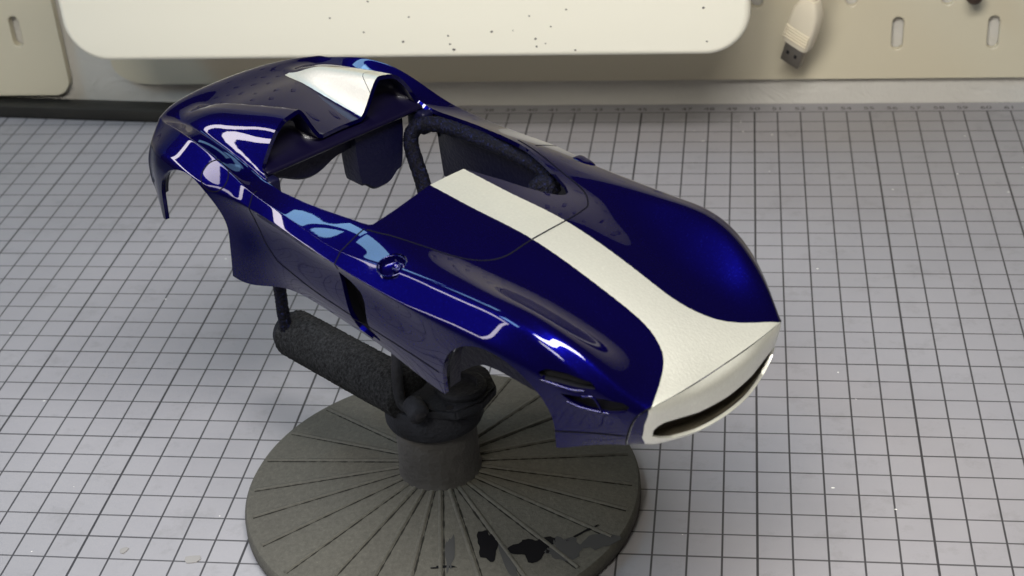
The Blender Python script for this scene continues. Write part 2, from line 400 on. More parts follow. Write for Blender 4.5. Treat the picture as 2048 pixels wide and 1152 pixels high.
bm_obj('base_disc', lathe_bm([(5.78, 0), (5.95, .05), (6.0, .16), (5.99, .45), (5.92, .56), (5.78, .60), (1.0, 1.30), (0, 1.30)], 128), BASEM, st, 35)
def ztop(r): return .60+(5.78-r)/4.78*.70
for k, a in enumerate([2, 17, 31, 47, 62, 77, 93, 109, 124, 140, 156, 171, 186, 199, 213, 228, 242, 255, 268, 279, 292, 306, 321, 337, 350]):
    t = R(a); c, s = math.cos(t), math.sin(t); w = .045
    V = []; F = []
    for r in np.linspace(1.22, 5.76, 12):
        for dy, dz in ((-w*1.6, -.02), (-w, .035), (w, .035), (w*1.6, -.02)):
            V.append((c*r-s*dy, s*r+c*dy, ztop(r)+dz))
    for i in range(11):
        for j in range(3): F.append((i*4+j, i*4+j+1, i*4+j+5, i*4+j+4))
    mesh('base_rib', V, F, BASEM, st, True)
GROOVE = simple('rib_line_dark', (.022, .021, .018), .9, spec=.1)  # thin dark line laid along one side of each rib
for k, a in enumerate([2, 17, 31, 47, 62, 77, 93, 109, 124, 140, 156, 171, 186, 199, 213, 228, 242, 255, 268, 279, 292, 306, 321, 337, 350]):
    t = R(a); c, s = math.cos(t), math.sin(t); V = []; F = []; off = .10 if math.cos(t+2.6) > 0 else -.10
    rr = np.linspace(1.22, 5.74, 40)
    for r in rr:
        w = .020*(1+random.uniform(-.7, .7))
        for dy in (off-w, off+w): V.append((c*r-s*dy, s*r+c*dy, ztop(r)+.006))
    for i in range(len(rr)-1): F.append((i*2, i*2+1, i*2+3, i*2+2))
    mesh('rib_side_line', V, F, GROOVE, st)
CHIP = simple('bare_black_plastic', (.004, .004, .005), .7, spec=.1); CHIPG = simple('bare_grey_plastic', (.035, .035, .034), .8)
def chip(cx, cy, rx, ry, rot, mat, seed, jag=.35, n=26):
    r2 = random.Random(seed); V = []; hs = [(jag*r2.uniform(.4, 1)/(h**.75), r2.uniform(0, 6.28)) for h in range(1, 9)]; rr = [max(.35, 1+sum(a*math.sin((h+1)*2*math.pi*k/n+p) for h, (a, p) in enumerate(hs))+r2.uniform(-.06, .06)) for k in range(n)]
    for k in range(n):
        a = 2*math.pi*k/n; x = rx*rr[k]*math.cos(a); y = ry*rr[k]*math.sin(a)
        X = cx+x*math.cos(rot)-y*math.sin(rot); Y = cy+x*math.sin(rot)+y*math.cos(rot); V.append((X, Y, ztop(math.hypot(X, Y))+.012))
    mesh('bare_patch', V, [tuple(range(n))], mat, st)
chip(1.85, -3.1, .30, .52, .15, CHIP, 3, .3, 40); chip(3.30, -3.05, .62, .36, .25, CHIP, 5, .42, 48); chip(3.95, -2.95, .5, .42, .3, CHIPG, 9, .4, 30)
chip(4.95, -2.45, .5, .3, .7, CHIPG, 11); chip(2.5, -3.6, .14, .75, .5, CHIPG, 12); chip(.85, -3.75, .11, .7, .12, CHIPG, 15); chip(2.1, -4.45, 1.0, .10, .12, CHIP, 21, .6); chip(.75, -4.1, .3, .05, .1, CHIP, 23, .5); chip(4.55, -2.2, .5, .05, .75, CHIP, 25, .5)
NECKM = simple('neck_dark_grey', (.050, .048, .045), .8, 0, .5, 500, var=.35)
bm_obj('neck_column', lathe_bm([(1.27, 1.2), (1.24, 1.34), (1.22, 1.5), (1.20, 3.2)], 64), NECKM, st, 40)
bm_obj('collar', lathe_bm([(1.2, 3.1), (1.42, 3.14), (1.46, 3.24), (1.46, 3.95), (1.42, 4.02), (.5, 4.04)], 64), STANDM, st, 40)
# head in its own frame: +X along the car's length
hd = R(-37.6)
def rotz(p, o=(0, 0, 0)): return (o[0]+p[0]*math.cos(hd)-p[1]*math.sin(hd), o[1]+p[0]*math.sin(hd)+p[1]*math.cos(hd), o[2]+p[2])
bm = bmesh.new()
oct_ = [(-1.7, -1.15), (.95, -1.15), (1.75, -.65), (1.95, .2), (1.7, 1.0), (.8, 1.5), (-1.7, 1.5)]
lo = [bm.verts.new(rotz((a, b, 4.05))) for a, b in oct_]; hi = [bm.verts.new(rotz((a, b, 4.38))) for a, b in oct_]
bm.faces.new(lo); bm.faces.new(hi)
for i in range(7): bm.faces.new((lo[i], lo[(i+1) % 7], hi[(i+1) % 7], hi[i]))
bmesh.ops.bevel(bm, geom=bm.edges[:], offset=.06, segments=2, affect='EDGES')
bm_obj('head_plate', bm, STANDM, st, 30)
def cylbm(a, b, r, n=28, rough=.02, k=40):
    a = np.array(a, float); b = np.array(b, float)
    pts = [a+(b-a)*t for t in np.linspace(0, 1, k)]
    return tube_bm(pts, r, n, rough, lambda t: min(1, .86+2.2*t, .86+2.2*(1-t)) if False else (0.8 if t < .012 or t > .988 else 1))
bm_obj('foam_roller', cylbm(rotz((-5.3, -.95, 4.35)), rotz((.1, -.95, 4.35)), .74, 64, .03, 150), FUZZ, st, 70)
bm_obj('roller_cap', cylbm(rotz((-5.55, -.95, 4.35)), rotz((-5.28, -.95, 4.35)), .60, 32, 0, 8), STANDM, st, 60)
bm_obj('roller', cylbm(rotz((-5.1, 1.3, 4.6)), rotz((-.8, 1.3, 4.6)), .6, 40, .018, 60), FUZZ, st, 70)
pvt = bm_obj('pivot_tube', cylbm(rotz((.55, -1.25, 4.5)), rotz((1.2, -1.5, 4.42)), .31, 24, 0, 8), STANDM, st, 60)
bm_obj('pivot_bore', cylbm(rotz((1.16, -1.485, 4.425)), rotz((1.225, -1.51, 4.417)), .17, 20, 0, 3), RECESS, pvt, 60)
bm_obj('bolt_boss', lathe_bm([(.75, 4.3), (.75, 4.5), (.68, 4.56), (.5, 4.56), (.45, 4.45), (0, 4.45)], 32, rotz((1.0, .25, 0))[:2]), STANDM, st, 40)
bm_obj('bolt_hole', lathe_bm([(.10, 4.37), (.10, 4.395)], 16, rotz((1.45, -.62, 0))[:2]), RECESS, st)

# ------------------------------------------------------------------ the car shell
CAR = empty('model_car_body', (45.9395, -32.2292, 7.8588), (-0.0155, 0.0475, -0.6556))
tag(CAR, 'glossy dark blue model car body with silver stripe and nose, propped on the stand', 'model car')
NET = [  # rows nose -> tail; columns centre -> sill, (x, y, z)
 [(3.73,0,1.92),(3.74,.9,1.94),(3.72,1.8,1.97),(3.66,2.35,1.98),(3.6,2.5,1.93),(3.5,2.62,1.80),(3.42,2.70,1.6),(3.36,2.72,1.38),(3.28,2.70,1.12),(3.20,2.62,.84)],
 [(3.1,0,2.24),(3.1,.9,2.24),(3.08,1.7,2.24),(3.02,2.35,2.36),(2.96,2.74,2.46),(2.86,3.00,2.28),(2.78,3.12,1.86),(2.7,3.1,1.45),(2.65,3.1,1.12),(2.55,3.05,.74)],
 [(2.3,0,2.52),(2.3,.9,2.50),(2.28,1.7,2.50),(2.2,2.35,2.78),(2.12,2.90,3.04),(2.02,3.34,2.84),(1.95,3.54,2.26),(1.9,3.56,1.6),(1.88,3.58,1.1),(1.86,3.58,.60)],
 [(1.4,0,2.77),(1.4,.9,2.745),(1.4,1.65,2.69),(1.4,2.35,2.97),(1.37,2.94,3.34),(1.28,3.44,3.24),(1.2,3.78,2.66),(1.2,3.86,2.0),(1.2,3.86,1.4),(1.2,3.84,.66)],
 [(.5,0,3.01),(.5,.9,2.98),(.5,1.65,2.91),(.5,2.35,3.10),(.5,2.95,3.48),(.45,3.48,3.42),(.4,3.92,2.80),(.4,4.0,2.2),(.4,4.0,1.5),(.4,3.96,.66)],
 [(-.6,0,3.26),(-.6,.9,3.23),(-.6,1.7,3.12),(-.6,2.35,3.20),(-.6,2.95,3.46),(-.6,3.48,3.40),(-.6,3.97,2.78),(-.6,4.02,2.2),(-.6,4.0,1.5),(-.6,3.92,.62)],
 [(-2,0,3.46),(-2,.9,3.43),(-2,1.7,3.33),(-2,2.3,3.28),(-2,2.9,3.40),(-2,3.52,3.32),(-2,4.0,2.70),(-2,3.95,2.1),(-2,3.93,1.4),(-2,3.82,.58)],
 [(-3.6,0,3.50),(-3.6,.9,3.475),(-3.6,1.7,3.40),(-3.6,2.3,3.36),(-3.6,2.95,3.37),(-3.6,3.62,3.20),(-3.6,4.03,2.72),(-3.6,3.93,2.3),(-3.6,3.95,1.5),(-3.6,3.72,.72)],
 [(-5,0,3.56),(-5,.9,3.54),(-5,1.7,3.48),(-5,2.4,3.45),(-5,3.02,3.43),(-5,3.84,3.10),(-5,4.07,2.82),(-5,3.94,2.42),(-5,3.95,1.5),(-5,3.70,.82)],
 [(-6.5,0,3.6),(-6.5,.9,3.58),(-6.5,1.7,3.53),(-6.5,2.5,3.42),(-6.5,3.08,3.31),(-6.5,3.76,3.08),(-6.5,3.96,2.83),(-6.5,3.83,2.42),(-6.5,3.88,1.5),(-6.5,3.66,.86)],
 [(-8,0,3.62),(-8,.9,3.6),(-8,1.7,3.52),(-8,2.5,3.36),(-8,3.14,3.20),(-8,3.64,3.12),(-8,3.83,2.84),(-8,3.70,2.40),(-8,3.80,1.45),(-8,3.70,.74)],
 [(-9.3,0,3.62),(-9.3,.9,3.58),(-9.3,1.7,3.46),(-9.3,2.4,3.30),(-9.3,3.03,3.20),(-9.3,3.58,3.26),(-9.3,3.82,2.86),(-9.3,3.70,2.2),(-9.3,3.84,1.4),(-9.3,3.95,.46)],
 [(-10.5,0,3.60),(-10.5,.9,3.56),(-10.5,1.7,3.45),(-10.5,2.4,3.33),(-10.5,3.0,3.36),(-10.5,3.50,3.58),(-10.5,4.02,3.02),(-10.5,4.10,2.4),(-10.5,4.02,1.5),(-10.5,4.0,.6)],
 [(-11.8,0,3.57),(-11.8,.9,3.54),(-11.8,1.7,3.45),(-11.8,2.35,3.37),(-11.8,2.9,3.44),(-11.8,3.42,3.72),(-11.8,4.02,3.12),(-11.8,4.12,2.5),(-11.8,4.04,1.6),(-11.8,4.0,.8)],
 [(-13,0,3.52),(-13,.9,3.50),(-13,1.7,3.43),(-13,2.25,3.38),(-13,2.72,3.42),(-13,3.20,3.60),(-13,3.80,3.08),(-13,3.94,2.5),(-13.0,3.92,1.7),(-13.0,3.92,1.0)],
 [(-14.2,0,3.44),(-14.2,.9,3.43),(-14.15,1.7,3.39),(-14.1,2.2,3.36),(-14.05,2.58,3.36),(-13.95,2.95,3.42),(-13.75,3.48,2.98),(-13.78,3.64,2.4),(-13.68,3.68,1.75),(-13.3,3.78,1.05)],
 [(-14.9,0,3.40),(-14.86,.9,3.40),(-14.75,1.7,3.38),(-14.62,2.15,3.36),(-14.48,2.45,3.34),(-14.32,2.75,3.26),(-14.2,3.10,2.90),(-14.2,3.28,2.50),(-14.05,3.36,2.2),(-13.85,3.45,1.95)],
 [(-15.0,0,3.22),(-14.96,.9,3.22),(-14.85,1.7,3.20),(-14.72,2.1,3.18),(-14.62,2.35,3.12),(-14.5,2.55,3.0),(-14.5,2.75,2.75),(-14.5,2.80,2.55),(-14.4,2.85,2.4),(-14.2,3.0,2.25)],
 [(-14.9,0,2.7),(-14.86,.7,2.7),(-14.8,1.3,2.68),(-14.75,1.6,2.66),(-14.72,1.8,2.62),(-14.7,1.95,2.55),(-14.7,2.05,2.52),(-14.7,2.05,2.46),(-14.6,2.05,2.4),(-14.5,2.1,2.35)],
]
NET = np.array(NET, float)
def nat_spline(t, P, tt):
    n = len(t); h = np.diff(t); A = np.zeros((n, n)); B = np.zeros((n,)+P.shape[1:])
    A[0, 0] = A[-1, -1] = 1
    for i in range(1, n-1):
        A[i, i-1] = h[i-1]; A[i, i] = 2*(h[i-1]+h[i]); A[i, i+1] = h[i]
        B[i] = 6*((P[i+1]-P[i])/h[i]-(P[i]-P[i-1])/h[i-1])
    Mm = np.linalg.solve(A, B.reshape(n, -1)).reshape(B.shape)
    out = []
    for x in tt:
        i = min(max(np.searchsorted(t, x)-1, 0), n-2); a = (t[i+1]-x)/h[i]; b = (x-t[i])/h[i]
        out.append(a*P[i]+b*P[i+1]+((a**3-a)*Mm[i]+(b**3-b)*Mm[i+1])*h[i]**2/6)
    return np.array(out)
def bspline_cols(P, tt):   # P (m,...) phantom ends already added; tt in [0, m-3]
    out = []
    for x in tt:
        i = min(int(x), P.shape[0]-4); t = x-i
        w = [(1-t)**3/6, (3*t**3-6*t*t+4)/6, (-3*t**3+3*t*t+3*t+1)/6, t**3/6]
        out.append(sum(w[k]*P[i+k] for k in range(4)))
    return np.array(out)
tu = np.r_[0, np.cumsum(np.linalg.norm(np.diff(NET[:, 3], axis=0), axis=1))]
NU = 300
dens = np.interp(np.linspace(0, 1, NU), [0, 1], [0, tu[-1]])
U = nat_spline(tu, NET, dens)                                # (NU, 10, 3)
# pre-compensate the smoothing across the section, then double the crease columns
def section(U):
    flip = np.array([1, -1, 1])
    x = U[:, 5, 0]
    # crease sharpness along the length: 0 = crisp, 1 = fully rounded
    s5 = np.interp(x, [-14.5, -13.5, -10, -9, -5, -3.6, -2, 4], [.5, .22, .18, .10, .08, .5, 1, 1])[:, None]
    s6 = np.interp(x, [-14.5, -11, -9.6, -8.8, -4.5, -2.6, -1, 4], [1, 1, .8, .12, .10, .35, 1, 1])[:, None]
    c = [U[:, j] for j in range(10)]
    k = .34
    cols = [c[0], c[1], c[2], c[3], c[4], c[5]+(c[4]-c[5])*k*s5, c[5], c[5]+(c[6]-c[5])*k*s5, c[6]+(c[5]-c[6])*k*s6, c[6], c[6]+(c[7]-c[6])*k*s6, c[7], c[8], c[9]]
    C0 = np.stack(cols, 0); D = C0.copy()
    def ext(D): return np.concatenate([(D[1]*flip)[None], D, (2*D[-1]-D[-2])[None]], 0)
    m = len(cols)
    w = np.array([1, 1, 1, 1, .8, 0, 0, 0, 0, 0, 0, .5, .6, 1])[:, None, None]
    for it in range(2):
        Sx = (ext(D)[:-2]+4*ext(D)[1:-1]+ext(D)[2:])/6
        D = D+0.6*w*(C0-Sx)
    nv = 140
    q = np.linspace(0, 1, nv)*(m-1)
    return bspline_cols(ext(D), q), q
G, vq = section(U)                                          # (nv, NU, 3)
G = np.transpose(G, (1, 0, 2))                              # (NU, nv, 3)
# headrest fairings raised out of the rear deck
def sstep(a, b, x): t = np.clip((x-a)/(b-a), 0, 1); return t*t*(3-2*t)
def fairing(x, y):
    s = np.clip((-9.3-x)/4.9, 0, 1)
    Hh = 1.17*(1-s)*(1+.3*s)*(1-sstep(.85, 1.0, s)*.5)
    Hh = np.where(x > -9.3, 1.17, Hh)
    k = 1-.55*s                                             # width shrinks towards the tail
    cy = 1.66+.25*s
    d = (y-cy)
    inner = sstep(-1.08*k, -.22*k, d); to = np.clip((d-.1*k)/(1.2*k), 0, 1); outer = (1-to**2.3)**1.28
    return Hh*inner*outer*sstep(-8.0, -9.2, x)
top = vq < 6.2
wt = np.clip(1-(vq-4.6)/.9, 0, 1)
G[:, :, 2] += fairing(G[:, :, 0], G[:, :, 1])*wt[None, :]
# full body: mirror
near = G[:, ::-1].copy(); near[:, :, 1] *= -1
FULL = np.concatenate([near[:, :-1], G], 1)
VV = np.concatenate([-vq[::-1][:-1], vq])
nu, nv = FULL.shape[:2]
du = np.gradient(FULL, axis=0); dv = np.gradient(FULL, axis=1)
NRM = np.cross(dv, du); NRM /= np.linalg.norm(NRM, axis=2)[:, :, None]+1e-12
if NRM[100, nv//2, 2] < 0: NRM *= -1
PT = np.concatenate([FULL, NRM, np.repeat(dens[:, None, None], nv, 1), np.repeat(VV[None, :, None], nu, 0)], 2).reshape(-1, 8)
FC = [(i*nv+j, i*nv+j+1, (i+1)*nv+j+1, (i+1)*nv+j) for i in range(nu-1) for j in range(nv-1)]
n0 = np.cross(PT[FC[5000][1], :3]-PT[FC[5000][0], :3], PT[FC[5000][3], :3]-PT[FC[5000][0], :3])
if np.dot(n0, PT[FC[5000][0], 3:6]) < 0: FC = [f[::-1] for f in FC]

def split(P, F, f):
    """cut the mesh along f=0; returns P, faces with f>0, faces with f<0"""
    f = np.where(np.abs(f) < 1e-7, 1e-7, f); pos = f > 0
    P = list(P); cache = {}; A = []; B = []
    def cut(a, b):
        k = (a, b) if a < b else (b, a)
        if k not in cache:
            t = f[k[0]]/(f[k[0]]-f[k[1]]); q = P[k[0]]*(1-t)+P[k[1]]*t
            q[3:6] /= np.linalg.norm(q[3:6])+1e-12; cache[k] = len(P); P.append(q)
        return cache[k]
    for fc in F:
        s = [pos[i] for i in fc]
        if all(s): A.append(fc); continue
        if not any(s): B.append(fc); continue
        pa = []; pb = []; n = len(fc)
        for i in range(n):
            a, b = fc[i], fc[(i+1) % n]
            (pa if pos[a] else pb).append(a)
            if pos[a] != pos[b]: c = cut(a, b); pa.append(c); pb.append(c)
        if len(pa) > 2: A.append(tuple(pa))
        if len(pb) > 2: B.append(tuple(pb))
    return np.array(P), A, B
def poly_sdf(poly, x, y):
    p = np.array(poly, float); x = np.asarray(x); y = np.asarray(y); d = np.full(x.shape, 1e9); ins = np.zeros(x.shape, bool)
    for i in range(len(p)):
        a, b = p[i], p[(i+1) % len(p)]; ex, ey = b-a; wx, wy = x-a[0], y-a[1]
        t = np.clip((wx*ex+wy*ey)/(ex*ex+ey*ey), 0, 1); d = np.minimum(d, np.hypot(wx-ex*t, wy-ey*t))
        c = ((a[1] <= y) & (b[1] > y)) | ((b[1] <= y) & (a[1] > y))
        xi = a[0]+(y-a[1])/(ey if abs(ey) > 1e-12 else 1e-12)*ex
        ins ^= c & (x < xi)
    return np.where(ins, -d, d)
def X(P): return P[:, 0], P[:, 1], P[:, 2]
ARCH_F = (.2, .98, 1.68); ARCH_R = (-11.33, 1.60, 1.50)
def arch(P, c):
    x, y, z = X(P); r = np.hypot(x-c[0], z-c[1])-c[2]
    return np.where(z < c[1], np.abs(x-c[0])-c[2]-.05*(c[1]-z), r)
PT, FC, _ = split(PT, FC, arch(PT, ARCH_F))
PT, FC, _ = split(PT, FC, arch(PT, ARCH_R))
f = PT[:, 2]-.98-1.2*np.maximum(0, -13.0-PT[:, 0]); f = np.where(PT[:, 0] > -12.6, 1.0, f)
PT, FC, _ = split(PT, FC, f)
COCK = [(-5.35,.62),(-4.82,.76),(-4.25,.95),(-3.65,1.10),(-3.08,1.28),(-2.76,1.46),(-2.66,1.62),(-2.72,1.80),(-3.03,2.02),(-3.6,2.27),(-4.4,2.52),(-5.15,2.72),(-6.3,2.93),(-7.4,3.05),(-8.4,3.04),(-9.1,2.98),(-9.55,2.80),(-9.6,0),
        (-9.55,-2.80),(-9.1,-2.98),(-8.4,-3.04),(-7.4,-3.05),(-6.3,-2.99),(-5.4,-2.93),(-5.12,-2.88),(-5.05,-2.80),(-5.35,-.6)]
def round_poly(p, n=4, skip=()):
    out = []; m = len(p)
    for i in range(m):
        if i in skip: out.append(p[i]); continue
        out.append(p[i])
    return out
f = poly_sdf(COCK, PT[:, 0], PT[:, 1]); f = np.where(PT[:, 2] < 2.9, 1.0, f)
PT, FC, _ = split(PT, FC, f)
# openings: faces cut out of the skin come back as the floors of recesses
RECESSES = []
VENT = [(-5.08,2.62),(-4.62,2.50),(-4.28,2.30),(-4.18,2.05),(-4.17,1.25),(-3.85,1.05),(-3.85,.95),(-4.15,1.02),(-4.2,.86),(-4.55,.92),(-4.72,1.0),(-4.86,1.4)]
f = poly_sdf(VENT, PT[:, 0], PT[:, 2]); f = np.where(np.abs(PT[:, 7]) < 8.0, 1.0, f)
PT, FC, CUT = split(PT, FC, f); RECESSES.append(('side_vent', CUT, .5, (.35, 1, 0)))
SL1 = [(1.45,2.56),(1.62,2.68),(2.08,2.66),(2.56,2.52),(2.68,2.38),(2.34,2.37),(1.88,2.42),(1.64,2.43)]
SL2 = [(1.98,2.16),(2.4,2.16),(2.85,2.16),(3.18,2.10),(3.34,2.0),(3.28,1.86),(2.95,1.80),(2.55,1.84),(2.25,1.96)]
for SLT in (SL1, SL2):
    f = poly_sdf(SLT, PT[:, 0], PT[:, 2]); f = np.where(np.abs(PT[:, 7]) < 4.7, 1.0, f)
    PT, FC, CUT = split(PT, FC, f); RECESSES.append(('headlight_slot', CUT, .22, (.5, .8, .1)))
MS = np.array((-3.55, -3.47, 3.16))
PT, FC, MSF = split(PT, FC, np.linalg.norm(PT[:, :3]-MS, axis=1)-.36)
ALLF = list(FC)
# paint regions
xs = np.array([-6, 1.0, 1.8, 2.6, 3.0, 3.28, 3.56, 3.72, 4.2]); ws = np.array([.60, .59, .60, .82, 1.14, 1.58, 2.12, 2.45, 2.6])
jag = lambda P: .003*np.sin(P[:, 0]*31)+.003*np.sin(P[:, 0]*77+P[:, 1]*40)
xq = np.linspace(-6, 4.2, 400); wq = nat_spline(np.array([-6, -2, 1.0, 1.8, 2.6, 3.0, 3.28, 3.56, 3.72, 4.2]), np.array([.60, .60, .59, .61, .84, 1.16, 1.58, 2.12, 2.45, 3.2]), xq)
f = np.interp(PT[:, 0], xq, wq)-np.abs(PT[:, 1])+jag(PT); f = np.where(PT[:, 0] < -6.5, -1.0, f)
PT, STRIPE, BODY = split(PT, FC, f)
s = np.clip((-9.6-PT[:, 0])/4.25, 0, 1); yi = .72+.62*s; yo = 2.05-.55*s
f = np.minimum(PT[:, 1]-yi, yo-PT[:, 1]); f = np.where((PT[:, 0] < -9.0) & (PT[:, 0] > -13.85), f, -1.0)
f = np.minimum(f, (PT[:, 0]+13.85)*.6)+jag(PT)*.5
PT, HEAD, BODY = split(PT, BODY, f)
def sub(name, P, F, mat, parent, normals=True):
    idx = sorted({i for fc in F for i in fc}); mp = {k: i for i, k in enumerate(idx)}
    return mesh(name, P[idx, :3], [tuple(mp[i] for i in fc) for fc in F], mat, parent, True, P[idx, 3:6] if normals else None)
sub('body_shell', PT, BODY, BLUE, CAR)['label'] = 'glossy dark metallic blue bodywork'
sub('bonnet_stripe', PT, STRIPE, SILVER, CAR)['label'] = 'silver stripe flaring towards the nose'
sub('headrest_fairing', PT, HEAD, SILVER, CAR)['label'] = 'silver headrest fairing behind the cockpit'
# inner skin + rim walls
def inner(P, F, th):
    cnt = {}
    for fc in F:
        for i in range(len(fc)):
            a, b = fc[i], fc[(i+1) % len(fc)]; k = (a, b) if a < b else (b, a); cnt.setdefault(k, []).append((a, b))
    Q = P[:, :3]-P[:, 3:6]*th; n = len(P)
    V = np.concatenate([P[:, :3], Q], 0); G2 = [tuple(i+n for i in fc[::-1]) for fc in F]; W2 = []
    for k, l in cnt.items():
        if len(l) == 1: a, b = l[0]; W2.append((b, a, a+n, b+n))
    return V, G2, W2
def compact(name, V, F, mat, parent, ang=40):
    idx = sorted({i for fc in F for i in fc}); mp = {k: i for i, k in enumerate(idx)}
    o = mesh(name, V[idx], [tuple(mp[i] for i in fc) for fc in F], mat, parent, True); o.data.set_sharp_from_angle(angle=R(ang)); return o
allf = BODY+STRIPE+HEAD
V, F2, W2 = inner(PT, allf, .12)
compact('inner_skin', V, F2, INNER, CAR)
compact('shell_rim', V, W2, BLUE, CAR, 60)
for nm, CUT, dep, dirn in RECESSES:
    for sy in (1, -1):
        fs = [fc for fc in CUT if PT[fc[0], 1]*sy > 0]
        P2 = PT.copy(); d = np.array((dirn[0], sy*dirn[1], dirn[2])); P2[:, 3:6] = d/np.linalg.norm(d)
        V, G2, W3 = inner(P2, fs, dep)
        compact(nm, V, [g[::-1] for g in G2]+W3, RECESS, CAR)
BV = BVHTree.FromPolygons([Vector(p[:3]) for p in PT], [tuple(int(i) for i in fc) for fc in allf])

# nose: silver fascia with the mouth cut in, blue corners
NR = [  # sections across, |y| grows; points from the panel line down round the nose to the underside
 [(3.75,0,1.90),(3.90,0,1.78),(3.99,0,1.52),(4.02,0,1.20),(4.03,0,.92),(4.02,0,.70),(3.95,0,.60),(3.6,0,.56)],
 [(3.76,.9,1.92),(3.88,.9,1.80),(3.95,.9,1.53),(3.96,.9,1.21),(3.96,.9,.93),(3.95,.9,.71),(3.88,.9,.61),(3.55,.9,.57)],
 [(3.74,1.7,1.96),(3.80,1.72,1.84),(3.83,1.74,1.57),(3.80,1.75,1.26),(3.78,1.75,1.0),(3.74,1.74,.78),(3.66,1.7,.67),(3.4,1.65,.62)],
 [(3.70,2.15,1.97),(3.74,2.2,1.86),(3.72,2.24,1.62),(3.66,2.26,1.33),(3.62,2.25,1.08),(3.56,2.22,.87),(3.48,2.15,.74),(3.3,2.05,.68)],
 [(3.67,2.33,1.98),(3.66,2.42,1.88),(3.60,2.48,1.66),(3.54,2.50,1.40),(3.48,2.49,1.16),(3.42,2.44,.95),(3.34,2.36,.80),(3.2,2.25,.74)],
 [(3.64,2.40,1.97),(3.56,2.56,1.88),(3.47,2.66,1.70),(3.41,2.71,1.48),(3.36,2.72,1.28),(3.30,2.70,1.08),(3.22,2.64,.86),(3.1,2.5,.80)],
]
NR = np.array(NR, float)
full = np.concatenate([(NR*np.array([1, -1, 1]))[:0:-1], NR], 0)
tn = np.r_[0, np.cumsum(np.linalg.norm(np.diff(full[:, 2], axis=0), axis=1))]
NA, NB = 130, 60
A = nat_spline(tn, full, np.linspace(0, tn[-1], NA))
tb = np.arange(8.0)
Gn = np.stack([nat_spline(np.r_[0, np.cumsum(np.linalg.norm(np.diff(a, axis=0), axis=1))], a, np.linspace(0, np.linalg.norm(np.diff(a, axis=0), axis=1).sum(), NB)) for a in A])
du = np.gradient(Gn, axis=0); dv = np.gradient(Gn, axis=1); nn = np.cross(du, dv); nn /= np.linalg.norm(nn, axis=2)[:, :, None]+1e-12
if nn[NA//2, NB//2, 0] < 0: nn *= -1
PN = np.concatenate([Gn, nn, np.zeros((NA, NB, 2))], 2).reshape(-1, 8)
FN = [(i*NB+j, i*NB+j+1, (i+1)*NB+j+1, (i+1)*NB+j) for i in range(NA-1) for j in range(NB-1)]
n0 = np.cross(PN[FN[3000][1], :3]-PN[FN[3000][0], :3], PN[FN[3000][3], :3]-PN[FN[3000][0], :3])
if np.dot(n0, PN[FN[3000][0], 3:6]) < 0: FN = [f[::-1] for f in FN]
ay = np.abs(PN[:, 1])
zu = np.interp(ay, [0, 1.0, 1.7, 2.0, 2.15, 2.3], [1.22, 1.26, 1.38, 1.42, 1.38, 1.22]); zl = np.interp(ay, [0, 1.0, 1.7, 2.05, 2.3], [.70, .72, .82, .97, 1.13])
f = np.maximum(PN[:, 2]-zu, zl-PN[:, 2]); f = np.maximum(f, (ay-2.24)*.7); f = np.where(PN[:, 0] < 3.3, 1.0, f)
PN, FN, _ = split(PN, FN, f)
ay = np.abs(PN[:, 1]); f = np.interp(PN[:, 2], [.5, .8, 1.1, 1.5, 2.0], [2.0, 2.28, 2.44, 2.47, 2.42])-ay
PN, SN, BN = split(PN, FN, f)
sub('nose_panel', PN, SN, SILVER, CAR)['label'] = 'silver nose surround of the grille mouth'
for sy in (1, -1): sub('bumper_corner', PN, [fc for fc in BN if PN[fc[0], 1]*sy > 0], BLUE, CAR)
V, F2, W2 = inner(PN, SN+BN, .08); compact('nose_inner', V, F2, MOUTH, CAR); compact('nose_rim', V, W2, SILVER, CAR, 60)
# mouth duct
V = []; F = []
ny = 40
for i, y in enumerate(np.linspace(-2.2, 2.2, ny)):
    a = abs(y); xo = np.interp(a, [0, .9, 1.7, 2.25], [4.02, 3.96, 3.78, 3.6])-.12
    zu_ = np.interp(a, [0, 1.0, 1.7, 2.05, 2.3], [1.25, 1.29, 1.41, 1.44, 1.3]); zl_ = np.interp(a, [0, 1.0, 1.7, 2.05, 2.3], [.70, .72, .82, .97, 1.1])
    for x, z in ((xo, zu_), (xo-.25, zu_-.02), (xo-.3, (zu_+zl_)/2+.06), (xo-.12, (zu_+zl_)/2+.02), (xo-.34, (zu_+zl_)/2-.04), (xo-.3, zl_+.03), (xo, zl_)): V.append((x, y, z))
for i in range(ny-1):
    for j in range(6): F.append((i*7+j, i*7+j+1, i*7+j+8, i*7+j+7))
mesh('grille_duct', V, F, MOUTH, CAR)

# wheel-arch liners
for sy in (1, -1):
    for nm, (cx, cz, r) in (('front', ARCH_F), ('rear', ARCH_R)):
        V = []; F = []; an = np.linspace(R(-12), R(192), 40) if nm == 'front' else np.linspace(R(8), R(172), 44)
        for a in an:
            hz = cz+r*math.sin(a); xx = cx+r*math.cos(a)
            if a < 0 or a > math.pi: xx = cx+(r+.05*(cz-hz))*math.copysign(1, math.cos(a)); 
            yo = 3.98 if nm == 'rear' else np.interp(xx, [-1.6, .2, 1.2, 1.9], [3.78, 3.9, 3.7, 3.42])
            for k, yy in enumerate((yo-.10, yo-.16, yo-(.55 if nm == 'front' else .30))):
                rr = (0, .06, .10)[k]; V.append((cx+(xx-cx)*(1+rr/r), sy*yy, cz+(hz-cz)*(1+rr/r)))
        for i in range(len(an)-1):
            for j in range(2): F.append((i*3+j, i*3+j+1, i*3+j+4, i*3+j+3))
        mesh('arch_liner', V, F, INNER, CAR, True)

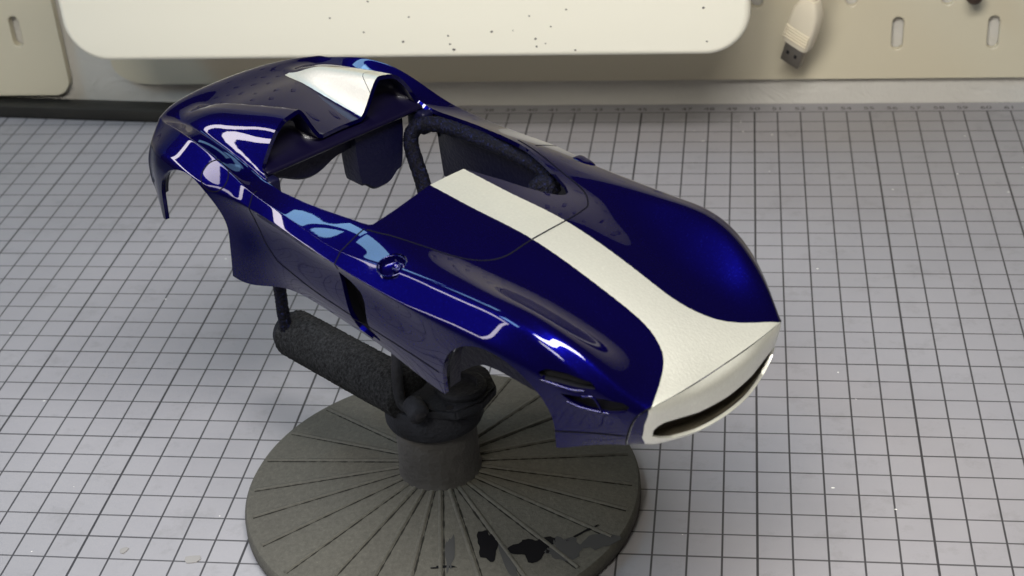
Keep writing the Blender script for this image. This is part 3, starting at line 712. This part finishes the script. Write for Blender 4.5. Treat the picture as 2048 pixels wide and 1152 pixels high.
# inner wing panels seen through the front arches
for sy in (1, -1):
    V = []; F = []; xsn = np.linspace(-2.4, 1.9, 26)
    for x in xsn:
        zb = np.interp(x, [-2.4, -1.9, -1.5, -1.0, 1.9], [.1, .52, .74, .80, .78])
        for y, z in ((2.5, zb), (2.5, 2.8), (2.4, 2.8), (2.4, zb)): V.append((x, sy*y, z))
    for i in range(len(xsn)-1):
        for j in range(4): F.append((i*4+j, i*4+(j+1) % 4, (i+1)*4+(j+1) % 4, (i+1)*4+j))
    mesh('inner_wing', V, F, INNER, CAR)
# mirror socket
def on_surf(p, off=0.0):
    q, nrm, i, d = BV.find_nearest(Vector(p)); return np.array(q)+np.array(nrm)*off, np.array(nrm)
q, nrm = on_surf(MS)
nv3 = Vector(nrm); t1 = nv3.orthogonal().normalized(); t2 = nv3.cross(t1)
def disc_ring(c, rs, hs, n=36):
    V = []; F = []
    for r, h in zip(rs, hs):
        for k in range(n):
            a = 2*math.pi*k/n; V.append(np.array(Vector(c)+(t1*math.cos(a)+t2*math.sin(a))*r+nv3*h))
    for i in range(len(rs)-1):
        for k in range(n): F.append((i*n+k, i*n+(k+1) % n, (i+1)*n+(k+1) % n, (i+1)*n+k))
    return V, F, n
MSC = MS
hv = sum((Vector(PT[i, :3]) for fc in MSF for i in fc), Vector())/max(1, sum(len(fc) for fc in MSF)) if MSF else Vector(q)
V, F, n = disc_ring(hv, [.38, .36, .345, .33, .30, .0], [.01, .025, .0, -.16, -.2, -.2])
mesh('mirror_socket', V, F, BLUE, CAR, True)
V, F, n = disc_ring(hv+t1*.12, [.13, .12, .08, .075, .0], [-.2, -.06, -.05, -.12, -.12])
ms = mesh('socket_pin', V, F, BLUE, CAR, True)

# ribbons: panel gaps lying on the paint
def ribbon(name, pts, w, mat, n=10, off=.006, sm=True):
    P = smooth_path(pts, n) if sm else [np.array(p, float) for p in pts]
    C = [on_surf(p, off) for p in P]; V = []; F = []
    for i, (c, nm) in enumerate(C):
        t = C[min(i+1, len(C)-1)][0]-C[max(i-1, 0)][0]; sd = np.cross(nm, t); sd /= np.linalg.norm(sd)+1e-9
        V += [c-sd*w, c+sd*w]
    for i in range(len(C)-1): F.append((2*i, 2*i+1, 2*i+3, 2*i+2))
    return mesh(name, V, F, mat, CAR)
W = .020
COWL = [(-5.02,-3.06,3.45),(-4.66,-2.95,3.4),(-4.25,-2.81,3.4),(-3.45,-2.58,3.4),(-2.65,-2.36,3.4),(-2.03,-2.04,3.4),(-1.7,-1.54,3.4),(-1.68,-.70,3.4),(-1.70,.58,3.4),(-1.81,1.34,3.4),(-1.99,1.76,3.4),(-2.61,2.21,3.4),(-3.88,2.55,3.4),(-5.16,2.84,3.4),(-5.7,2.98,3.4)]
ribbon('panel_gap', COWL, W*1.1, GAP)
for sy in (1, -1):
    ribbon('panel_gap', [(-5.1,sy*3.05,3.41),(-5.1,sy*3.33,3.26),(-5.1,sy*3.82,3.1),(-5.1,sy*3.95,3.02),(-5.1,sy*4.1,2.85),(-5.05,sy*4.1,2.65)], W, GAP)
    ribbon('panel_gap', [(-8.95,sy*3.45,3.2),(-8.92,sy*3.62,3.1),(-8.9,sy*3.78,2.8),(-8.85,sy*3.7,2.55),(-8.75,sy*3.66,2.3),(-8.45,sy*3.6,1.95),(-7.9,sy*3.65,1.62)], W, GAP)
    ribbon('panel_gap', [(-7.9,sy*3.65,1.62),(-6.5,sy*3.7,1.46),(-5,sy*3.8,1.40),(-3.6,sy*3.8,1.30),(-1.6,sy*3.9,1.20)], W, GAP)
    ribbon('panel_gap', [(1.84,sy*3.58,1.08),(2.5,sy*3.15,1.15),(3.25,sy*2.72,1.18)], W, GAP)
    ribbon('panel_gap', [(3.66,sy*2.36,1.98),(3.5,sy*2.62,1.80),(3.40,sy*2.71,1.58),(3.33,sy*2.73,1.3),(3.24,sy*2.68,.98),(3.2,sy*2.62,.85)], W, GAP)
# lacquered beads added along the headlight slots to catch a highlight
for sy in (1, -1):
    for pts in ([(1.64, 2.42), (1.88, 2.41), (2.34, 2.36), (2.66, 2.37)], [(2.25, 1.95), (2.55, 1.84), (2.95, 1.80), (3.26, 1.85)], [(2.62, 2.06), (2.9, 2.03), (3.12, 2.0)]):
        P = smooth_path([on_surf((x, sy*(4.35-.28*x), z), -.005)[0] for x, z in pts], 6)
        bm_obj('headlight_glint_bead', tube_bm(P, .028, 8), BLUE, CAR, 80)
# fuel cap ring (both rear wings carry the seam; cap on the near wing)
fc_, fn_ = on_surf((-10.35, -3.75, 3.25)); fn_ = Vector(fn_); a1 = fn_.orthogonal().normalized(); a2 = fn_.cross(a1)
ring = [tuple(Vector(fc_)+(a1*math.cos(t)+a2*math.sin(t))*.44) for t in np.linspace(0, 2*math.pi, 41)]
ribbon('fuel_cap_ring', ring, .016, GAP, 2, .006)
# headrest hatch seam on the silver fairing
ribbon('hatch_seam', [(-9.62,.98,4.3),(-9.95,1.10,4.45),(-10.25,1.4,4.5),(-10.25,1.75,4.5),(-9.95,2.02,4.5),(-9.62,2.1,4.4)], .012, GAPS, 6, .006)
# mirror on the far side
bm = bmesh.new(); bmesh.ops.create_uvsphere(bm, u_segments=28, v_segments=16, radius=1)
def se(v, e): return math.copysign(abs(v)**e, v)
for v in bm.verts:
    c = v.co; k = 1-.25*c.x
    v.co = Matrix.Rotation(R(-8), 4, 'Z') @ Vector((se(c.x, .55)*.40, se(c.y, .6)*.19*k, se(c.z, .6)*.125*k)) + Vector((-3.72, 3.50, 3.16))
bm_obj('wing_mirror', bm, BLUE, CAR, 80)

# cockpit rear bulkhead: wall under the fairing lips, flange and hanging blocks
V = []; F = []
ys = np.linspace(-2.78, 2.78, 90)
for y in ys:
    hit = BV.ray_cast(Vector((-9.66, y, 6)), Vector((0, 0, -1)))
    zt = (hit[0].z if hit[0] else 3.6)-.12
    rec = .42*max(0, min(1, (zt-3.55)/.5))
    for x, z in ((-9.62, zt), (-9.70-rec*.6, zt-.06), (-9.75-rec, zt*.55+3.4*.45), (-9.70-rec*.3, 3.42), (-9.42, 3.34), (-9.32, 3.28), (-9.36, 3.20), (-9.75, 3.16)): V.append((x, y, min(z, zt)))
k = 8
for i in range(len(ys)-1):
    for j in range(k-1): F.append((i*k+j, i*k+j+1, (i+1)*k+j+1, (i+1)*k+j))
mesh('rear_bulkhead', V, F, simple('bulkhead_blue', (.002, .0012, .012), .35, .1, 0, coat=.25, spec=.3), CAR, True)
def hung_panel(name, ys, zs, x0, x1):
    yy = np.linspace(ys[0], ys[-1], 40); zb = nat_spline(np.array(ys, float), np.array(zs, float), yy)
    bm = bmesh.new(); R4 = [[bm.verts.new((x, y, z)) for x, z in ((x0, 3.3), (x1, 3.3), (x1, zz+.08), (x1-.08, zz), (x0, zz))] for y, zz in zip(yy, zb)]
    for a, b in zip(R4, R4[1:]):
        for k in range(5): bm.faces.new((a[k], a[(k+1) % 5], b[(k+1) % 5], b[k]))
    bm.faces.new(R4[0]); bm.faces.new(R4[-1])
    return bm_obj(name, bm, INNER, CAR, 35)
hung_panel('bulkhead_block', [.42, .5, .62, .95, 1.3, 1.65, 1.98, 2.10, 2.18], [2.6, 1.75, 1.48, 1.25, 1.18, 1.25, 1.48, 1.75, 2.6], -10.25, -9.55)
hung_panel('bulkhead_panel', [-2.5, -2.0, -1.5, -1.05, -.6, -.15, .45], [2.78, 2.66, 2.42, 2.30, 2.36, 2.55, 2.62], -10.3, -9.8)
# pillars joining the sill to the bulkhead on each side
for sy in (1, -1):
    bm_obj('side_pillar', box_bm(-9.8, -9.08, min(sy*2.55, sy*2.98), max(sy*2.55, sy*2.98), 2.5, 3.2, .1, 3), INNER, CAR, 50)

# ------------------------------------------------------------------ stand arms reaching into the body
Rc = CAR.rotation_euler.to_matrix(); Tc = Vector((45.9395, -32.2292, 7.8588)); O = Vector((AX[0], AX[1], 0))
def c2s(p): return tuple(Rc @ Vector(p)+Tc-O)
def mat_arm():
    m, nt, b = nodes('arm_blue_overspray'); tc = N(nt, 'ShaderNodeTexCoord'); L = nt.links
    n = N(nt, 'ShaderNodeTexNoise', Scale=1100.0, Detail=4.0, Roughness=.7); L.new(tc.outputs['Object'], n.inputs['Vector'])
    rp = ramp(nt, n.outputs['Fac'], [(.45, (.0008, .0008, .003)), (.60, (.0025, .003, .016)), (.74, (.02, .03, .11))]); L.new(rp.outputs['Color'], b.inputs['Base Color'])
    b.inputs['Roughness'].default_value = .6; b.inputs['Specular IOR Level'].default_value = .15
    bp = N(nt, 'ShaderNodeBump', Strength=.9, Distance=.0008); L.new(n.outputs['Fac'], bp.inputs['Height']); L.new(bp.outputs['Normal'], b.inputs['Normal']); return m
ARMF = mat_arm()
def arm(name, pts, r, mat=ARMF, rough=.07, n=22):
    P = smooth_path(pts, 26); return bm_obj(name, tube_bm(P, r, n, rough), mat, st, 70)
arm('grip_arm', [rotz((-3.2, 1.3, 4.8)), c2s((-8.35, 2.0, -.2)), c2s((-8.75, 2.15, 1.15)), c2s((-9.2, 2.15, 2.35)), c2s((-9.15, 2.35, 2.85)), c2s((-8.75, 2.62, 2.98)), c2s((-8.1, 2.85, 2.95)), c2s((-6.2, 2.95, 2.95)), c2s((-5.0, 2.95, 2.88)), c2s((-4.4, 2.9, 2.7))], .22)
WIRE = [rotz((-4.85, -1.25, 4.0)), rotz((-4.96, -1.36, 4.7)), rotz((-5.05, -1.34, 5.44)), rotz((-5.02, -1.35, 6.4)), rotz((-4.7, -1.7, 7.6)), rotz((-4.0, -2.1, 8.9))]
arm('grip_arm', WIRE, .19)
arm('wire_link', [rotz((-.15, -1.0, 5.9)), rotz((.1, -1.3, 5.2)), rotz((.35, -1.45, 4.5)), rotz((.75, -1.35, 4.4))], .16, STANDM, .0)
# foam pad seen through the driver's opening
bm = bmesh.new(); bmesh.ops.create_icosphere(bm, subdivisions=4, radius=1)
for v in bm.verts:
    d = 1+random.uniform(-.10, .10); v.co = Vector((v.co.x*.42*d, v.co.y*.30*d, v.co.z*.34*d))+Vector(c2s((-4.1, 2.35, 2.75)))
bm_obj('foam_pad', bm, ARMF, st, 80)

# ------------------------------------------------------------------ flakes on the mat
FL = simple('flake_grey', (.27, .26, .25), .8)
def flake(x, y, rx, ry, seed, label):
    r2 = random.Random(seed); n = 9; V = []
    for k in range(n):
        a = 2*math.pi*k/n; s_ = 1+r2.uniform(-.3, .3); V.append((rx*s_*math.cos(a), ry*s_*math.sin(a), .004))
    V += [(a, b, .03) for a, b, c in V]; F = [tuple(range(n, 2*n))]+[(i, (i+1) % n, n+(i+1) % n, n+i) for i in range(n)]
    o = mesh('paint_flake', V, F, FL); o.location = Vector((x, y, 0))*S; tag(o, label, 'paint flake', 'paint flakes on the mat'); return o
flake(31.35, -30.62, .13, .13, 1, 'smaller round grey paint flake on the mat left of the stand')
flake(33.55, -30.9, .20, .20, 2, 'larger angular grey paint flake on the mat beside the stand base')
DUST = simple('dust_white', (.75, .74, .70), .8); V = []; F = []
r3 = random.Random(4)
spots = [(39.0, -.85), (41.9, -.8), (47.4, -1.9), (47.8, -2.9), (49.5, -2.0), (49.4, -1.0)]+[(r3.uniform(14, 64), r3.uniform(-34, -1)) for _ in range(60)]
for (x, y) in spots:
    if math.hypot(x-AX[0], y-AX[1]) < 6.2: continue
    rr = r3.uniform(.015, .05); n0 = len(V)
    for k in range(6):
        a = 2*math.pi*k/6; V.append((x+rr*(1+r3.uniform(-.4, .4))*math.cos(a), y+rr*.7*(1+r3.uniform(-.4, .4))*math.sin(a), .003))
    V.append((x, y, .018)); F += [(n0+k, n0+(k+1) % 6, n0+6) for k in range(6)]
tag(mesh('dust', V, F, DUST), 'tiny white dust specks scattered over the cutting mat', 'dust', kind='stuff')
scn.cycles.max_bounces = 8
